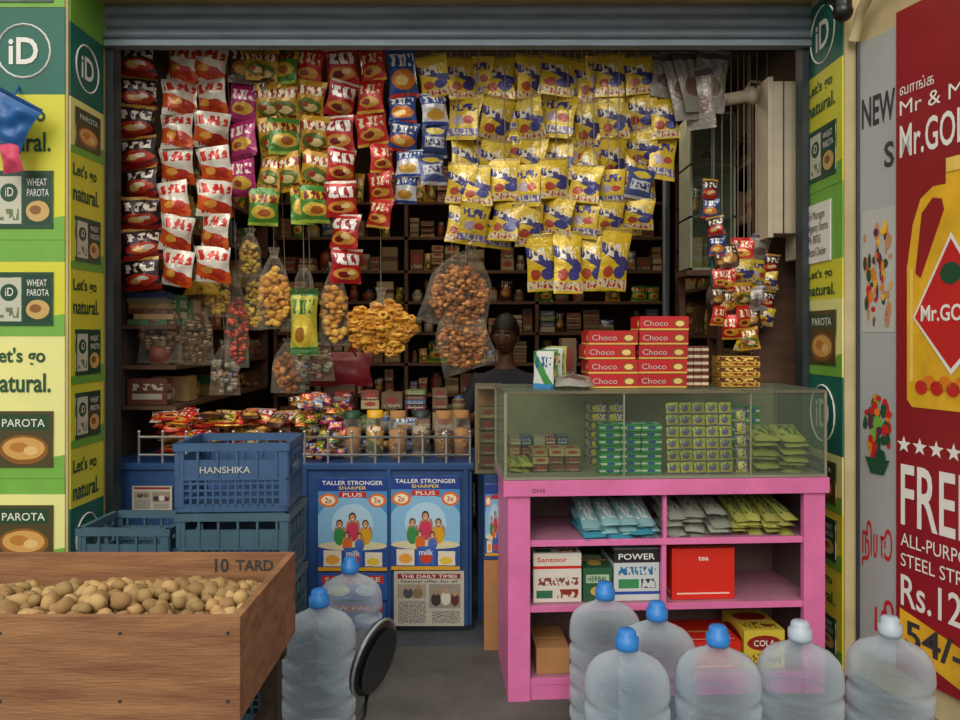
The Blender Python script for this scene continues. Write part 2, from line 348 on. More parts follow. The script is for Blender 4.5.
b.poly([(.285,zr(380)),(.30,zr(380)),(.30,zr(270)),(.285,zr(270))],goldl,Y-.0015)
b.poly([(.30,zr(318)),(.47,zr(240)),(.66,zr(318)),(.47,zr(372))],wht,Y-.002)
b.poly([(.31,zr(318)),(.47,zr(246)),(.65,zr(318)),(.47,zr(366))],redink,Y-.003)
b.disc(.47,zr(278),.045,.04,dgrn,Y-.004)
b.text('Mr.GOLD',.34,zr(322),.26,.06,wht,y=Y-.005,bold=.02)
for i in range(7): b.disc(.34+.035*i,zr(385)+.02*(i%2),.028,.026,orange if i%2 else redink,Y-.004)
for i in range(4):
    cx=.255+i*.075; cz=zr(443); pts=[]
    for k in range(10):
        rr=.034 if k%2==0 else .014; a=math.pi/2+k*math.pi/5; pts.append((cx+rr*math.cos(a),cz+rr*math.sin(a)))
    b.poly(pts,wht,Y)
b.text('FREE',.24,zr(522),.33,.23,wht,y=Y,bold=.012)
b.text('ALL-PURPOSE',.24,zr(543),.36,.05,wht,y=Y); b.text('STEEL STRAINER',.24,zr(563),.46,.05,wht,y=Y)
b.text('Rs.120',.24,zr(602),.34,.12,wht,y=Y,bold=.01)
b.poly([(.235,zr(640)),(.7,zr(670)),(.7,zr(630)),(.235,zr(605))],goldm,Y)
b.text('54/-',.265,zr(640),.26,.1,dgrey,y=Y-.002,bold=.02)
b.text('NEW',.03,zr(118),.175,.12,dgrey,y=-.014,bold=.02); b.text('S',.15,zr(165),.05,.1,dgrey,y=-.014,bold=.02)
b.b2(.03,.205,-.0136,-.012,zr(332),zr(205),paleg)
for i in range(60):
    u=U(.045,.19); z=zr(U(325,215)); b.disc(u,z,U(.005,.016),U(.01,.04),random.choice([orange,redink,skinp,goldm,plum,dgrn,skinp,dgrey]),-.0140-i*.00004,8)
for i in range(60):
    a=U(0,6.28); q=U(0,1)**.5; u=.115+.068*q*math.cos(a); z=zr(432)+.13*q*math.sin(a)
    b.disc(u,z,U(.01,.02),U(.012,.03),random.choice([redink,grn,orange,dgrn,plum,redink,dgrn]),-.0140-i*.00004,9)
b.poly([(.05,zr(462)),(.18,zr(462)),(.15,zr(478)),(.08,zr(478))],dgrn,-.0168)
b.text('நியூ',.03,zr(578),.16,.19,redink,y=-.014,bold=.015); b.text('மி',.1,zr(640),.1,.14,redink,y=-.014,bold=.015)
b.done('advertising_banner')
b=MB(); b.tube([(1.52,3.26,2.60),(1.525,3.2,2.70),(1.545,3.05,2.80),(1.63,2.72,2.87)],.02,cream,8); b.done('electrical_conduit')
b=MB(); b.cyl((1.46,3.22,2.72),.035,.05,black); b.ell((1.46,3.22,2.7),(.04,.04,.04),black); b.b2(1.42,1.50,3.22,3.298,2.76,2.79,black); b.tube([(1.40,3.27,2.8),(1.46,3.26,2.74),(1.5,3.25,2.76)],.006,black); b.done('security_camera')
# ---------- interior shelving ----------
def fill(b,x0,x1,z,hmax,dep,M,mats,wmin=.05,wmax=.13,dens=.95):
    x=x0
    while x<x1-.03:
        w=U(wmin,wmax); 
        if x+w>x1: break
        if R()<dens:
            k=R(); m=random.choice(mats); h=U(.45,.92)*hmax
            if k<.5: 
                n=random.choice([1,1,2,3,4,6]); 
                for i in range(n): b.box((x+w/2,dep/2+U(-.02,.02),z+h*(i+.5)/n),(w*.93,dep*.7,h/n*.96),m,M)
            elif k<.8: b.pillow((0,0,0),w*1.05,h,w*.45,random.choice([D['gold'],D['brn'],D['wb'],D['grn'],m]),M@T((x+w/2,dep*.3,z+h/2))@RY(U(-8,8)),n=5)
            else:
                r=w*.42; b.lathe([(.001,0),(r,0),(r,h*.7),(r*.6,h*.8),(r*.55,h*.82)],(x+w/2,dep*.4,z),m,10,M); b.lathe([(r*.62,h*.8),(r*.62,h),(.001,h)],(x+w/2,dep*.4,z),G3,10,M)
        x+=w+U(.002,.012)
def shelfunit(M,W,dep,zs,hgt,mats,ends=(0,1),z00=0,**k):
    b=MB(); b.M=M; g=MB(); g.M=M
    n=int(round(W/.85))
    for i in range(ends[0],n+ends[1]): b.b2(i*W/n-.012,i*W/n+.012,0,dep,z00,hgt,shelfw)
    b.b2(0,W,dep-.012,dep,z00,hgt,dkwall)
    for i,z in enumerate(zs):
        b.b2(0,W,0,dep,z-.02,z,shelfw)
        nx=(zs+[hgt])[i+1]-z-.02
        for j in range(n): fill(g,j*W/n+.02,(j+1)*W/n-.02,z+.001,nx*.95,dep,Matrix(),mats,**k)
    b.done('shop_shelf'); g.done('shelf_groceries')
shelfunit(T((-1.46,5.7,0)),2.8,.36,[.12,.42,.72,.98,1.2,1.42,1.64,1.86,2.1,2.35],2.7,[G1,G2,G4,G4,G2,G2])
shelfunit(T((-1.5,3.95,0))@RZ(90),1.7,.28,[1.05,1.25,1.45,1.7,1.95,2.2],2.45,[G1,G2,G3,G1],ends=(1,1),z00=1.03)
shelfunit(T((1.38,5.65,0))@RZ(-90),1.6,.22,[.9,1.15,1.4,1.7,2.0,2.3],2.6,[G2,G2,G4,G2],dens=.7,z00=.88)
b=MB(); x0,x1,ya,yb=1.13,1.375,4.3,4.55; za,zb=1.75,2.6
frost=mat('cupboard_back','9aa090',.6,var=.2)
b.b2(x0,x1,yb-.01,yb,za,zb,frost); b.b2(x0,x0+.012,ya,yb,za,zb,frost); b.b2(x1-.012,x1,ya,yb,za,zb,frost)
for z in (za,za+.28,za+.56,zb-.012): b.b2(x0,x1,ya,yb,z,z+.012,frost)
b.b2(x0+.012,x1-.012,ya,ya+.004,za+.012,zb-.012,glass)
for z in (za,za+.28,za+.56): fill(b,x0+.02,x1-.02,z+.013,.22,.2,T((0,ya+.02,0)),[G1,G4],.05,.08)
b.b2(x0-.02,x1,ya,yb,za-.03,za,shelfw)
b.b2(x0,x0+.03,yb-.03,yb,0,za-.03,shelfw); b.b2(x1-.03,x1,yb-.03,yb,0,za-.03,shelfw); b.done('glass_cupboard')
# ---------- blue cabinet counter ----------
b=MB(); y0=3.78; zt=.795; xl=-1.77; xr=X(472,3.78)
b.b2(xl,xr,y0,y0+.5,.03,zt-.03,bluec); b.b2(xl-.0,xr+.01,y0-.015,y0+.52,zt-.03,zt,bluec)
b.b2(xl,xr,y0+.02,y0+.48,0,.03,dsteel)
for px in (305,389,466): b.b2(X(px,y0)-.012,X(px,y0)+.012,y0-.012,y0,.03,zt-.03,bluec)
b.done('blue_counter_cabinet',.003)
fam=[]
for (u,v,body,s) in ((.5,.57,'c83a5a',1.2),(.31,.5,'3c8a4c',1.05),(.69,.5,'d8a020',1.05),(.42,.38,'d86a28',.85),(.6,.37,'4a6ab8',.85)):
    fam+=[('e',u-.05*s,v-.1*s,.03*s,.075*s,'c08a62'),('e',u+.06*s,v-.09*s,.03*s,.07*s,'b07a52'),('e',u,v-.12*s,.075*s,.09*s,body),('e',u,v-.02*s,.02*s,.03*s,'b07a52'),('e',u,v+.006*s,.046*s,.044*s,'2c1a14'),('e',u,v,.034*s,.034*s,'c89068'),('e',u,v-.014*s,.015*s,.004*s,'f4ece4')]
pA=lay('drink_poster','4a8cc4',[('e',.5,.45,.55,.35,'86badd'),('e',.5,.5,.3,.22,'aed2e6'),('r',0,1,.86,1,'24408c'),('e',.15,.76,.14,.075,'dc7030'),('e',.86,.76,.13,.075,'dc7030'),('e',.15,.76,.1,.05,'f4e4c0'),('e',.86,.76,.09,.05,'f4e4c0'),('r',.3,.7,.79,.85,'c03020'),('r',0,1,.0,.28,'2a4c94'),('e',.5,.27,.5,.05,'d8d0a8')]+fam+[('r',.08,.34,.05,.22,'e0d8c0'),('e',.21,.12,.10,.05,'e8a040'),('r',.38,.64,.05,.25,'3a62b0'),('e',.51,.12,.09,.05,'c84028'),('r',.68,.93,.05,.2,'e0d8c0'),('e',.8,.10,.09,.04,'e0c040'),('r',0,1,0,.04,'d8a020')],val=.05,warp=.02)
pB=lay('newspaper_poster','b9b4a6',[('r',.05,.95,.86,.95,'8a2a26'),('s',.06,.46,.05,.46,'6a6a6a',60,44,.5),('s',.54,.94,.05,.28,'6a6a6a',60,44,.5),('r',.5,.95,.32,.76,'8e8a80'),('e',.60,.48,.07,.12,'3a3434'),('e',.60,.62,.035,.06,'a08060'),('e',.74,.5,.07,.12,'d0ccc0'),('e',.74,.64,.035,.06,'b08a70'),('e',.87,.48,.06,.12,'5a3030'),('e',.87,.6,.035,.06,'b08a70'),('r',.05,.46,.5,.76,'9a9488'),('e',.2,.6,.07,.1,'4a4a50'),('e',.2,.7,.03,.05,'b08a70'),('e',.34,.6,.07,.1,'80704a'),('e',.34,.7,.03,.05,'a08060')],val=.05)
pC=lay('blue_poster','2c5aa4',[('r',.05,.95,.62,.9,'c0382c'),('e',.3,.35,.16,.2,'e8d8a0'),('e',.7,.35,.16,.2,'d8dce0')],val=.05)
def poster(px0,px1,py0,py1,d,m,name='shop_poster',tx=()):
    b=MB(); xa,xb,za,zb=X(px0,d),X(px1,d),Z(py1,d),Z(py0,d); b.b2(xa,xb,d,d+.004,za,zb,m)
    for (t,u0,u1,v0,v1,mm) in tx: b.text(t,xa+(xb-xa)*u0,za+(zb-za)*v0,(xb-xa)*(u1-u0),(zb-za)*(v1-v0),mm,y=d-.0012,bold=.01)
    return b.done(name)
hl=[('TALLER STRONGER',.06,.94,.925,.97,wht),('SHARPER',.3,.7,.875,.91,goldl),('PLUS',.36,.64,.80,.84,wht),('2x',.1,.2,.73,.79,redink),('3x',.81,.91,.73,.79,redink),('milk',.41,.61,.16,.22,wht)]
poster(318,387,478,571,y0-.017,pA,tx=hl); poster(391,460,476,570,y0-.017,pA,tx=hl); poster(394,464,571,626,y0-.017,pB,tx=[('THE DAILY TIMES',.1,.9,.875,.935,wht),('Festival offer for all',.1,.9,.79,.84,dgrey)]); poster(318,387,573,600,y0-.017,pC,tx=[('SAVE MORE',.1,.9,.68,.84,wht)]); poster(318,386,602,628,y0-.017,pC,tx=[('NEW PACK',.1,.9,.68,.84,wht)])
poster(132,172,486,510,y0-.017,pB)
b=MB(); xa,xb=-1.62,xr-.01
for z in (zt+.035,zt+.12): b.tube([(xa,y0+.02,z),(xb,y0+.02,z)],.0065,chrome,8)
x=xa
while x<=xb+.001:
    b.tube([(x,y0+.02,zt),(x,y0+.02,zt+.14)],.006,chrome,6); b.ell((x,y0+.02,zt+.145),(.009,.009,.009),chrome,6,4); x+=(xb-xa)/14
b.done('counter_railing')
nut=lay('nuts',['a86a34','8a5228','b88044','c89a5c'],[],.6,.3)
for i,px in enumerate((352,375,398,421,444,461)):
    b=MB(); yy=y0+.16+.03*(i%2); h=.225; r=.046; c=(X(px,yy),yy,zt); top=.13+.03*R()
    nm=[nut,D['gold'],nut,G4,D['brn'],nut][i]
    b.lathe([(.001,.004),(r*.9,.004),(r*.9,top),(.001,top+.01)],c,nm,14)
    for k in range(24):
        a=U(0,6.28); b.ell((c[0]+r*.86*math.cos(a),c[1]+r*.86*math.sin(a),zt+U(.01,top)),(.009,.009,.007),nm,6,4)
    b.lathe([(.001,.001),(r,.001),(r,h*.8),(r*.8,h*.87),(r*.78,h*.9)],c,jarp,18); b.lathe([(r*.85,h*.87),(r*.85,h*1.03),(.001,h*1.03)],c,[dgrn,goldm,card,dsteel,card,card][i],18)
    b.done('candy_jar')
g=MB()
for i in range(110):
    x=U(X(300,y0+.1),X(343,y0+.1)); g.pillow((x,y0+U(.07,.3),zt+.02+.0026*i),U(.045,.07),.04,.022,random.choice([D['blue'],D['grn'],D['mag'],D['wb'],D['red2'],D['yel'],D['blue']]),RZ(U(-60,60))@RX(U(-75,-20)),n=5)
g.done('candy_packet_pile')
g=MB()
for i in range(110):
    x=U(-1.6,-.95); g.pillow((x,y0+U(.1,.32),zt+.02+.0018*i),U(.1,.15),.09,.035,random.choice([D['red'],D['gold'],D['red2'],D['red2'],D['hal'],D['brn']]),RZ(U(-30,30))@RX(U(-85,-40)),n=5)
g.done('snack_packet_pile')
g=MB()
for x0,x1,ms in ((-1.0,-.62,[G1,D['mag'],G3]),(-.62,-.25,[G2,G1]),(-.25,.0,[G4,G2])):
    for r in range(3): fill(g,x0,x1,zt+.001+r*.11,.12,.15,T((0,y0+.34,0)),ms,.06,.14)
g.done('grocery_stack')
b=MB(); 
mr_=mat('maroon_bag','7a1824',.4,var=.2)
b.pillow((X(337,4.2),4.33,zt+.42),.34,.19,.12,mr_,RZ(5)@RX(-15)); b.tube([(X(320,4.15),4.3,zt+.49),(X(328,4.15),4.29,zt+.55),(X(345,4.15),4.29,zt+.55),(X(352,4.15),4.3,zt+.49)],.006,mr_); b.b2(X(320,4.2),X(352,4.2),4.3,4.4,.0,zt+.34,shelfw); b.done('maroon_bag')
# ---------- display counter ----------
CX0=.107; CA=3.5
MC=T((CX0,3.05,0))@RZ(CA); W=1.244; dp=.45
b=MB(); b.M=MC
pw=.085
for x0 in (0,W-pw): b.b2(x0,x0+pw,0,.03,0,.80,pink)
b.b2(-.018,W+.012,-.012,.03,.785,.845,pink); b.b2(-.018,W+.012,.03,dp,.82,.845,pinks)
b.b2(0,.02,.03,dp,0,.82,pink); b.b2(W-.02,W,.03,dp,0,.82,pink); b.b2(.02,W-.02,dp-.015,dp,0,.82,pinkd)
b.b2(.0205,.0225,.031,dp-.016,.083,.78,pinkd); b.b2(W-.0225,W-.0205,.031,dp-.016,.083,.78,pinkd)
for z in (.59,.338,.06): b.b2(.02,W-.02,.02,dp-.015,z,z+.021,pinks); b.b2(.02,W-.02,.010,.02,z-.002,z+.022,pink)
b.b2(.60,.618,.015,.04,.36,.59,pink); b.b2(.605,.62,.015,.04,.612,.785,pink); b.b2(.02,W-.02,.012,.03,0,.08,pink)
b.text('GNS',.09,.80,.05,.014,dgrey,y=-.0135)
b.done('pink_display_table',.004)
b=MB(); b.M=MC; z0,z1=.846,1.18
alum=mat('aluminium_strip','a5a592',.35,.6,var=.1); edge=mat('case_edge_dark','6f6a56',.5,.3,var=.2)
for (x,y) in ((-.01,0),(W,0),(-.01,dp),(W,dp)): b.b2(x-.005,x+.005,y-.005,y+.005,z0,z1,alum)
for z,mm in ((z0+.006,alum),(z1,edge)):
    b.b2(-.01,W,-.006,.006,z-.005,z+.005,mm); b.b2(-.01,W,dp-.006,dp+.006,z-.005,z+.005,mm); b.b2(-.016,-.004,0,dp,z-.005,z+.005,mm); b.b2(W-.006,W+.006,0,dp,z-.005,z+.005,mm)
for x in (W*.36,W*.76): b.b2(x-.003,x+.003,-.003,.003,z0,z1,alum)
b.b2(-.006,W-.004,-.002,.002,z0+.01,z1,glass); b.b2(-.012,-.008,.004,dp,z0+.01,z1,glass); b.b2(W-.002,W+.002,.004,dp,z0+.01,z1,glass)
b.b2(-.01,W,0,dp,z1,z1+.006,glass)
caseback=mat('case_back_board','8c8a70',.6,var=.25,scale=4); casefl=mat('case_floor_paper','8a8a78',.7,var=.2)
b.b2(.0,W-.01,dp-.006,dp-.002,z0+.01,z1-.01,caseback); b.b2(.0,W-.008,.005,dp-.008,z0+.001,z0+.01,casefl)
b.done('glass_display_case')
sg=lay('soap_green','35954f',[('r',0,1,.36,.6,'dce6dc'),('e',.5,.5,.2,.3,'2c5c9c')],val=.35); sp_=lay('soap_purple','6a5682',[('e',.35,.5,.22,.34,'d8c83c'),('s',.5,.95,.1,.9,'e8e0cc',7,4,.5),('r',0,1,0,.12,'b8c040')],val=.35); syg=lay('soap_olive','a8a858',[('s',.1,.9,.2,.8,'4a6a3c',5,4,.5)])
spg=lay('soap_sachet','c4bc54',[('e',.4,.5,.3,.25,'6a5690'),('s',.1,.9,.6,.9,'3a7a3c',7,4,.5),('r',0,1,0,.12,'6a5690')],val=.35,warp=.1)
g=MB(); g.M=MC
def stack(x0,x1,y,z,w,h,nl,m,dep=.1,pil=False,st=0):
    for l in range(nl):
        x=x0
        while x+w<=x1+.001:
            if pil: g.pillow((x+w/2+U(-.006,.006),y+dep/2,z+h*(l+.5)),w,dep*1.2,h*1.5,m,RZ(U(-9,9))@RX(-78+U(-8,8)),n=6)
            elif st: g.pillow((x+w/2,y+l*.004,z+h*(l+.5)),w*.98,h*1.02,.02,m,RX(-10)@RY(U(-4,4)),n=5)
            else: g.box((x+w/2,y+dep/2,z+h*(l+.5)),(w*.95,dep,h*.93),m,T((U(-.003,.003),U(-.008,.008),0)))
            x+=w
def lx(px,d=3.12): return (X(px,d)-CX0)/.998
zz=z0+.011
stack(lx(600),lx(664),.04,zz,.082,.028,7,sg); stack(lx(668),lx(737),.04,zz,.053,.046,6,spg,st=1); stack(lx(740),lx(756),.06,zz,.05,.05,5,sp_,st=1)
stack(lx(600),lx(640),.25,zz,.072,.037,7,sp_); stack(lx(758),lx(818,3.15),.04,zz,.11,.027,6,syg,.16,True)
stack(lx(535),lx(590),.12,zz,.065,.03,3,G2,.12); stack(lx(760),lx(800),.3,zz,.06,.04,6,sg); stack(.03,lx(590),.28,zz,.05,.04,3,G1); stack(lx(510),lx(540),.1,zz,.05,.025,2,syg,.1,True)
g.done('soap_packet_stack')
g=MB(); g.M=MC
cy=lay('tissue_cyan','8ab8c0',[('s',.1,.9,.2,.8,'dfe8e4',6,4,.5)]); gg=lay('grey_packet','989c90',[('s',.1,.9,.2,.8,'48704a',6,4,.55)]); pt=lay('teal_pack','3c8aa4',[('s',.1,.9,.2,.8,'e2c0d0',6,4,.5)])
stack(lx(582),lx(661),.05,.613,.075,.022,4,cy,.2,True); stack(lx(580),lx(661),.03,.613,.1,.022,2,pt,.2,True)
stack(lx(668),lx(735),.05,.613,.085,.028,4,gg,.2,True); stack(lx(738),lx(800),.05,.613,.06,.02,5,syg,.2,True)
g.done('packet_pile')
bw=lay('white_carton','d2cdc2',[('r',.0,1,.68,.74,'c02420'),('r',.06,.4,.08,.24,'2c6c4c'),('s',.5,.94,.08,.26,'8a3020',14,7,.5),('s',.1,.94,.34,.5,'7a3a3a',16,12,.5)],val=.05)
bm=lay('green_white_carton','c4cccc',[('r',0,1,.74,1,'26262a'),('r',.0,1,.12,.18,'2c4c9c'),('r',.1,.55,.24,.42,'3c8a54'),('s',.6,.92,.24,.42,'2a2a2c',14,8,.5),('s',.1,.92,.5,.66,'2c6c9c',14,8,.5)],val=.05)
bg=lay('green_carton','2c5a3c',[('r',.1,.9,.55,.8,'a8c0a0'),('e',.5,.3,.25,.14,'c8a850')],val=.05); br=lay('red_carton','d12a1a',[('r',.08,.92,.1,.13,'e8c8b8')],val=.05)
by=lay('yellow_carton','d0ba40',[('e',.5,.66,.42,.2,'8a2018'),('s',.1,.9,.1,.38,'6a3a20',14,7,.52)],val=.05)
for (a,c,z_,hh,m,nm,tx) in ((534,582,.361,.19,bw,'soap_carton',[('Santoor',.08,.7,.82,.92,redink)]),(584,613,.361,.13,bg,'soap_carton',[('HERBAL',.15,.85,.6,.75,dgrn)]),(615,661,.361,.20,bm,'soap_carton',[('POWER',.1,.9,.80,.92,wht)]),(674,738,.361,.2,br,'red_carton',[('tea',.42,.58,.76,.84,wht)]),(748,790,.083,.15,by,'drink_carton',[('COLA',.24,.76,.58,.74,wht)]),(690,745,.083,.11,br,'drink_carton',[]),(537,570,.083,.1,card,'cardboard_box',[])):
    b=MB(); b.M=MC; xa_,xb_=lx(a),lx(c); b.b2(xa_,xb_,.05,.29,z_,z_+hh,m); b.b2(xa_+.002,xb_-.002,.155,.165,z_+hh,z_+hh+.002,card)
    for (t,u0,u1,v0,v1,mm) in tx: b.text(t,xa_+(xb_-xa_)*u0,z_+hh*v0,(xb_-xa_)*(u1-u0),hh*(v1-v0),mm,y=.0488,bold=.01)
    b.done(nm)
zt2=z1+.0065
chb=lay('chocolate_box_red','bc1f24',[('r',0,1,.0,.12,'d8b858'),('e',.82,.48,.14,.3,'8a4a20'),('e',.82,.48,.09,.2,'e8c878')],val=.15)
b=MB(); b.M=MC
for (cx,cy,n_) in ((lx(612,3.25),.2,4),(lx(662,3.28),.21,5)):
    for i in range(n_):
        ox_=U(-.006,.006); b.box((cx+ox_,cy,zt2+.029+.058*i),(.2,.15,.056),chb); b.text('Choco',cx+ox_-.085,zt2+.018+.058*i,.10,.022,paleg,y=cy-.0765,bold=0)
b.done('chocolate_box_stack')
bst=lay('biscuit_packets','6e3a28',[('r',.0,1,.3,.7,'d8c8b0')]); byb=lay('biscuit_box_yellow','c8a03c',[('s',.06,.94,.1,.4,'7a2018',9,3,.5),('r',0,1,.5,.95,'5a2a18'),('s',.1,.9,.55,.9,'e8c060',9,3,.5)])
b=MB(); b.M=MC
for i in range(6):
    for j in range(3): b.box((lx(690,3.3)+j*.032,.22,zt2+.0145+.028*i),(.029,.1,.026),bst)
b.done('biscuit_packet_stack')
b=MB(); b.M=MC
for i in range(3): b.box((lx(739,3.3),.2,zt2+.022+.042*i),(.16,.12,.04),byb)
b.done('biscuit_box_stack',.002)
wdet=lay('detergent_white','cfd4d0',[('d',1,1,.9,.2,'3c8a44'),('s',.1,.9,.55,.85,'24508c',7,5,.5),('r',0,1,0,.15,'3c8ac0')],warp=.1)
b=MB(); b.M=MC
for i in range(4): b.pillow((lx(545,3.2)+.022*i,.12+.03*i,zt2+.075+.006*i),.09,.15,.02,[wdet,D['grn'],wdet,syg][i],RZ(-30),n=5)
b.box((lx(575,3.3),.33,zt2+.1),(.06,.08,.2),G2); b.pillow((lx(574,3.2),.1,zt2+.03),.16,.1,.05,D['sil'],RX(-70)); b.done('detergent_packets')
b=MB(); c0=X(484,3.6); b.b2(c0,c0+.1,3.55,3.7,0,.4,card); b.b2(c0,c0+.1,3.55,3.7,.402,.78,bluec); b.b2(c0+.005,c0+.095,3.545,3.549,.42,.74,pA); b.done('stacked_cartons',.002)
b=MB(); q0,q1=X(475,3.62),X(475,3.62)+.12
b.b2(q0,q1,3.55,3.74,.785,.80,edge); b.b2(q0,q1,3.55,3.74,1.16,1.175,edge)
for xx in (q0,q1-.012):
    for yy in (3.55,3.728): b.b2(xx,xx+.012,yy,yy+.012,.8,1.16,edge)
b.b2(q0+.012,q1-.012,3.555,3.559,.8,1.16,glass); b.b2(q0+.012,q1-.012,3.73,3.735,.8,1.16,card)
for i in range(5): b.box(((q0+q1)/2,3.65,.83+.055*i),(.08,.1,.05),G2)
b.done('small_glass_cabinet')
# ---------- hanging rods and strips ----------
b=MB()
for yy in (3.78,3.86): b.tube([(-1.79,yy,2.775),(1.61,yy,2.775)],.008,dsteel,8)
b.done('hanging_rod')
def strip(px,w,p0,p1,n,ds,d=3.84,nm='snack_packet_strip',t=.45,lean=0):
    b=MB(); x=X(px,d); w=w*d/F; h=(p1-p0)/n*d/F; z=Z(p0,d)
    b.tube([(x,d,2.775),(x,d,z)],.002,strm,4); ph=U(0,6)
    for i in range(n):
        m=D[ds[i%len(ds)] if isinstance(ds,(list,tuple)) else ds]
        dx=.016*math.sin(ph+i*.7)+lean*i
        b.pillow((x+dx+U(-.008,.008),d+U(-.014,.014),z-h*(i+.5)+U(-.004,.004)),w*1.05*U(.9,1.07),h*1.07,w*t*U(.8,1.2),m,RY(U(-10,10))@RZ(U(-28,28))@RX(U(-13,13)),n=9,wr=.35)
    b.done(nm)
for px,w,p0,p1,n,ds in [
 (140,36,46,290,8,'dark'),(179,32,46,285,7,'hal'),(213,34,47,282,7,'hal'),
 (240,30,48,195,4,['brn','mag','mag','mag']),(252,22,50,110,2,['gold','brn']),(266,24,50,225,5,['gold','gold','gold','gold','grn']),
 (288,29,48,190,4,['grn','gold']),(313,30,48,222,5,['red2','gold','gold','gold','grn']),(262,28,190,224,1,'grn'),(300,26,180,224,1,'grn'),(343,31,50,282,7,'red'),
 (374,30,50,145,3,'red2'),(378,26,145,228,3,'red2'),(403,28,50,95,1,'blue'),(403,28,95,150,2,'blue'),(408,26,150,203,2,'wb'),(432,26,95,185,3,['wb','bw','bw'])]:
    strip(px,w,p0,p1,n,ds)
YY=['yel','yel2']
for px,w,p0,p1,n,ds,d in [
 (434,30,57,95,1,['yel'],3.80),(465,32,58,180,3,YY,3.84),(497,33,56,185,3,'yel',3.84),(527,33,58,180,3,'yel',3.83),(560,36,55,180,3,YY,3.84),(587,28,60,190,3,'yel',3.86),(612,31,55,182,3,'yel',3.84),(639,31,58,168,3,'yel',3.85),(664,28,55,180,3,['sil','yel','yel2'],3.84),
 (457,28,165,242,2,'yel',3.8),(478,30,166,245,2,YY,3.79),(505,30,160,240,2,'yel',3.81),(531,30,165,245,2,['yel2','yel'],3.79),(556,32,160,235,2,'yel',3.8),(582,30,165,238,2,YY,3.79),(608,28,170,235,2,['yel2','yel'],3.8),(636,32,170,228,2,['bw','yel'],3.8),
 (540,28,236,290,1,'yel',3.8),(568,31,233,292,1,'yel',3.78),(594,28,235,290,1,'yel',3.81),(619,29,230,289,1,'yel',3.79),(497,28,222,248,1,'yel2',3.84),
 (480,26,60,170,3,'yel2',3.88),(512,26,60,240,5,'yel2',3.88),(545,28,60,250,5,'yel2',3.88),(575,26,60,250,5,'yel2',3.88),(600,26,60,250,5,'yel2',3.88),(625,26,60,235,4,'yel',3.88),(650,22,60,200,4,['yel2','yel','bw'],3.88)]:
    strip(px,w,p0,p1,n,ds,d,'sachet_strip',.22)
for px,w,p0,p1,n in ((692,28,52,112,1),(712,30,52,110,1),(676,28,52,120,1),(701,26,70,128,1)): strip(px,w,p0,p1,n,'sil',3.84,'sachet_strip',.2)
for px,w,p0,p1,n,ds in ((731,20,245,338,4,['brn','red2']),(744,22,238,352,5,['red2','yel','gold']),(757,20,235,312,3,['sil','yel2']),(767,15,255,325,4,['dark','yel']),(714,16,180,255,4,['dark','blue']),(722,16,250,325,4,['brn','red2']),(750,20,285,350,3,['gold','brn'])): strip(px,w,p0,p1,n,ds,3.9,'sachet_strip',.35)
# hanging brushes
b=MB(); hand=mat('brush_handle_yellow','d8b428',.4,var=.15); br_=mat('brush_bristle','3a3028',.8,var=.3)
for i,(px,py) in enumerate(((738,268),(748,262),(712,262))):
    x=X(px,3.93); z=Z(py,3.93); mm=[hand,redink,teal][i]
    b.tube([(x,3.93,2.775),(x,3.93,z+.05)],.0018,strm,4); b.tube([(x,3.93,z+.05),(x+.004,3.93,z-.05),(x,3.93,z-.12)],[.006,.009,.011],mm,8); b.lathe([(.012,0),(.028,-.03),(.032,-.09),(.001,-.095)],(x,3.93,z-.12),br_,12)
b.done('hanging_brushes')
b=MB(); b.b2(1.38,1.5,3.78,3.95,1.88,2.6,whitep); b.b2(1.36,1.385,3.775,3.955,1.86,2.62,whitep); b.b2(1.5,1.618,3.8,3.93,1.76,2.6,whitep); b.b2(1.43,1.435,3.77,3.78,1.88,2.6,black); b.done('wall_cabinet',.003)
b=MB(); b.M=T((X(742,3.9),3.9,Z(97,3.9)))@RY(80); b.lathe([(.001,-.08),(.03,-.08),(.03,.02),(.045,.03),(.045,.06),(.001,.06)],(0,0,0),whitep,16); b.M=Matrix(); b.tube([(X(742,3.9),3.9,Z(97,3.9)),(X(742,3.9)+.05,3.92,Z(80,3.9)),(1.61,3.97,2.62)],.008,whitep); b.done('indoor_camera')
b=MB(); b.tube([(1.0,4.3,0),(1.0,4.3,3.0)],.02,dsteel,10); b.b2(.95,1.05,4.25,4.35,0,.02,dsteel); b.done('support_pole')
# ---------- hanging bags ----------
snack=lay('fried_snack',['dc9c36','d28e28','e8b446','c48424'],rough=.55,val=.35); brsn=lay('brown_snack',['a05e28','b4702e','884a1e','c68844'],rough=.6,val=.35)
yelsn=lay('yellow_snack',['dcb840','d0a030','e8c854'],rough=.6,val=.3)
greenb=lay('pouch_green_yellow','b4b040',[('e',.5,.35,.42,.25,'d8c040'),('e',.4,.3,.2,.12,'a06a20'),('s',.08,.92,.62,.84,'2f6a28',8,5,.48),('r',0,1,.9,1,'3f7a34'),('r',0,1,0,.12,'3f7a34')],warp=.08,foil=.4)
def hang(b,x,y,z): b.tube([(x,y,z),(x+.003,(y+3.86)/2,(z+2.775)/2),(x,3.86,2.775)],.0018,strm,4)
b=MB(); c=Vector((X(381,3.97),3.97,Z(328,3.97)))
b.ell(c,(.13,.03,.11),snack,14,8)
for i in range(260):
    a=U(0,6.28); q=U(0,1)**.5; rad=1+.12*math.sin(a*5+1); p=c+Vector((.155*q*rad*math.cos(a),U(-.08,.05)*(1.2-q),.13*q*rad*math.sin(a))); r=U(.012,.022); Mx=T(p)@RX(U(0,180))@RZ(U(0,180))
    b.tube([(r*math.cos(k*1.05),r*math.sin(k*1.05),0) for k in range(6)],.0085,snack,5,Mx,closed=True)
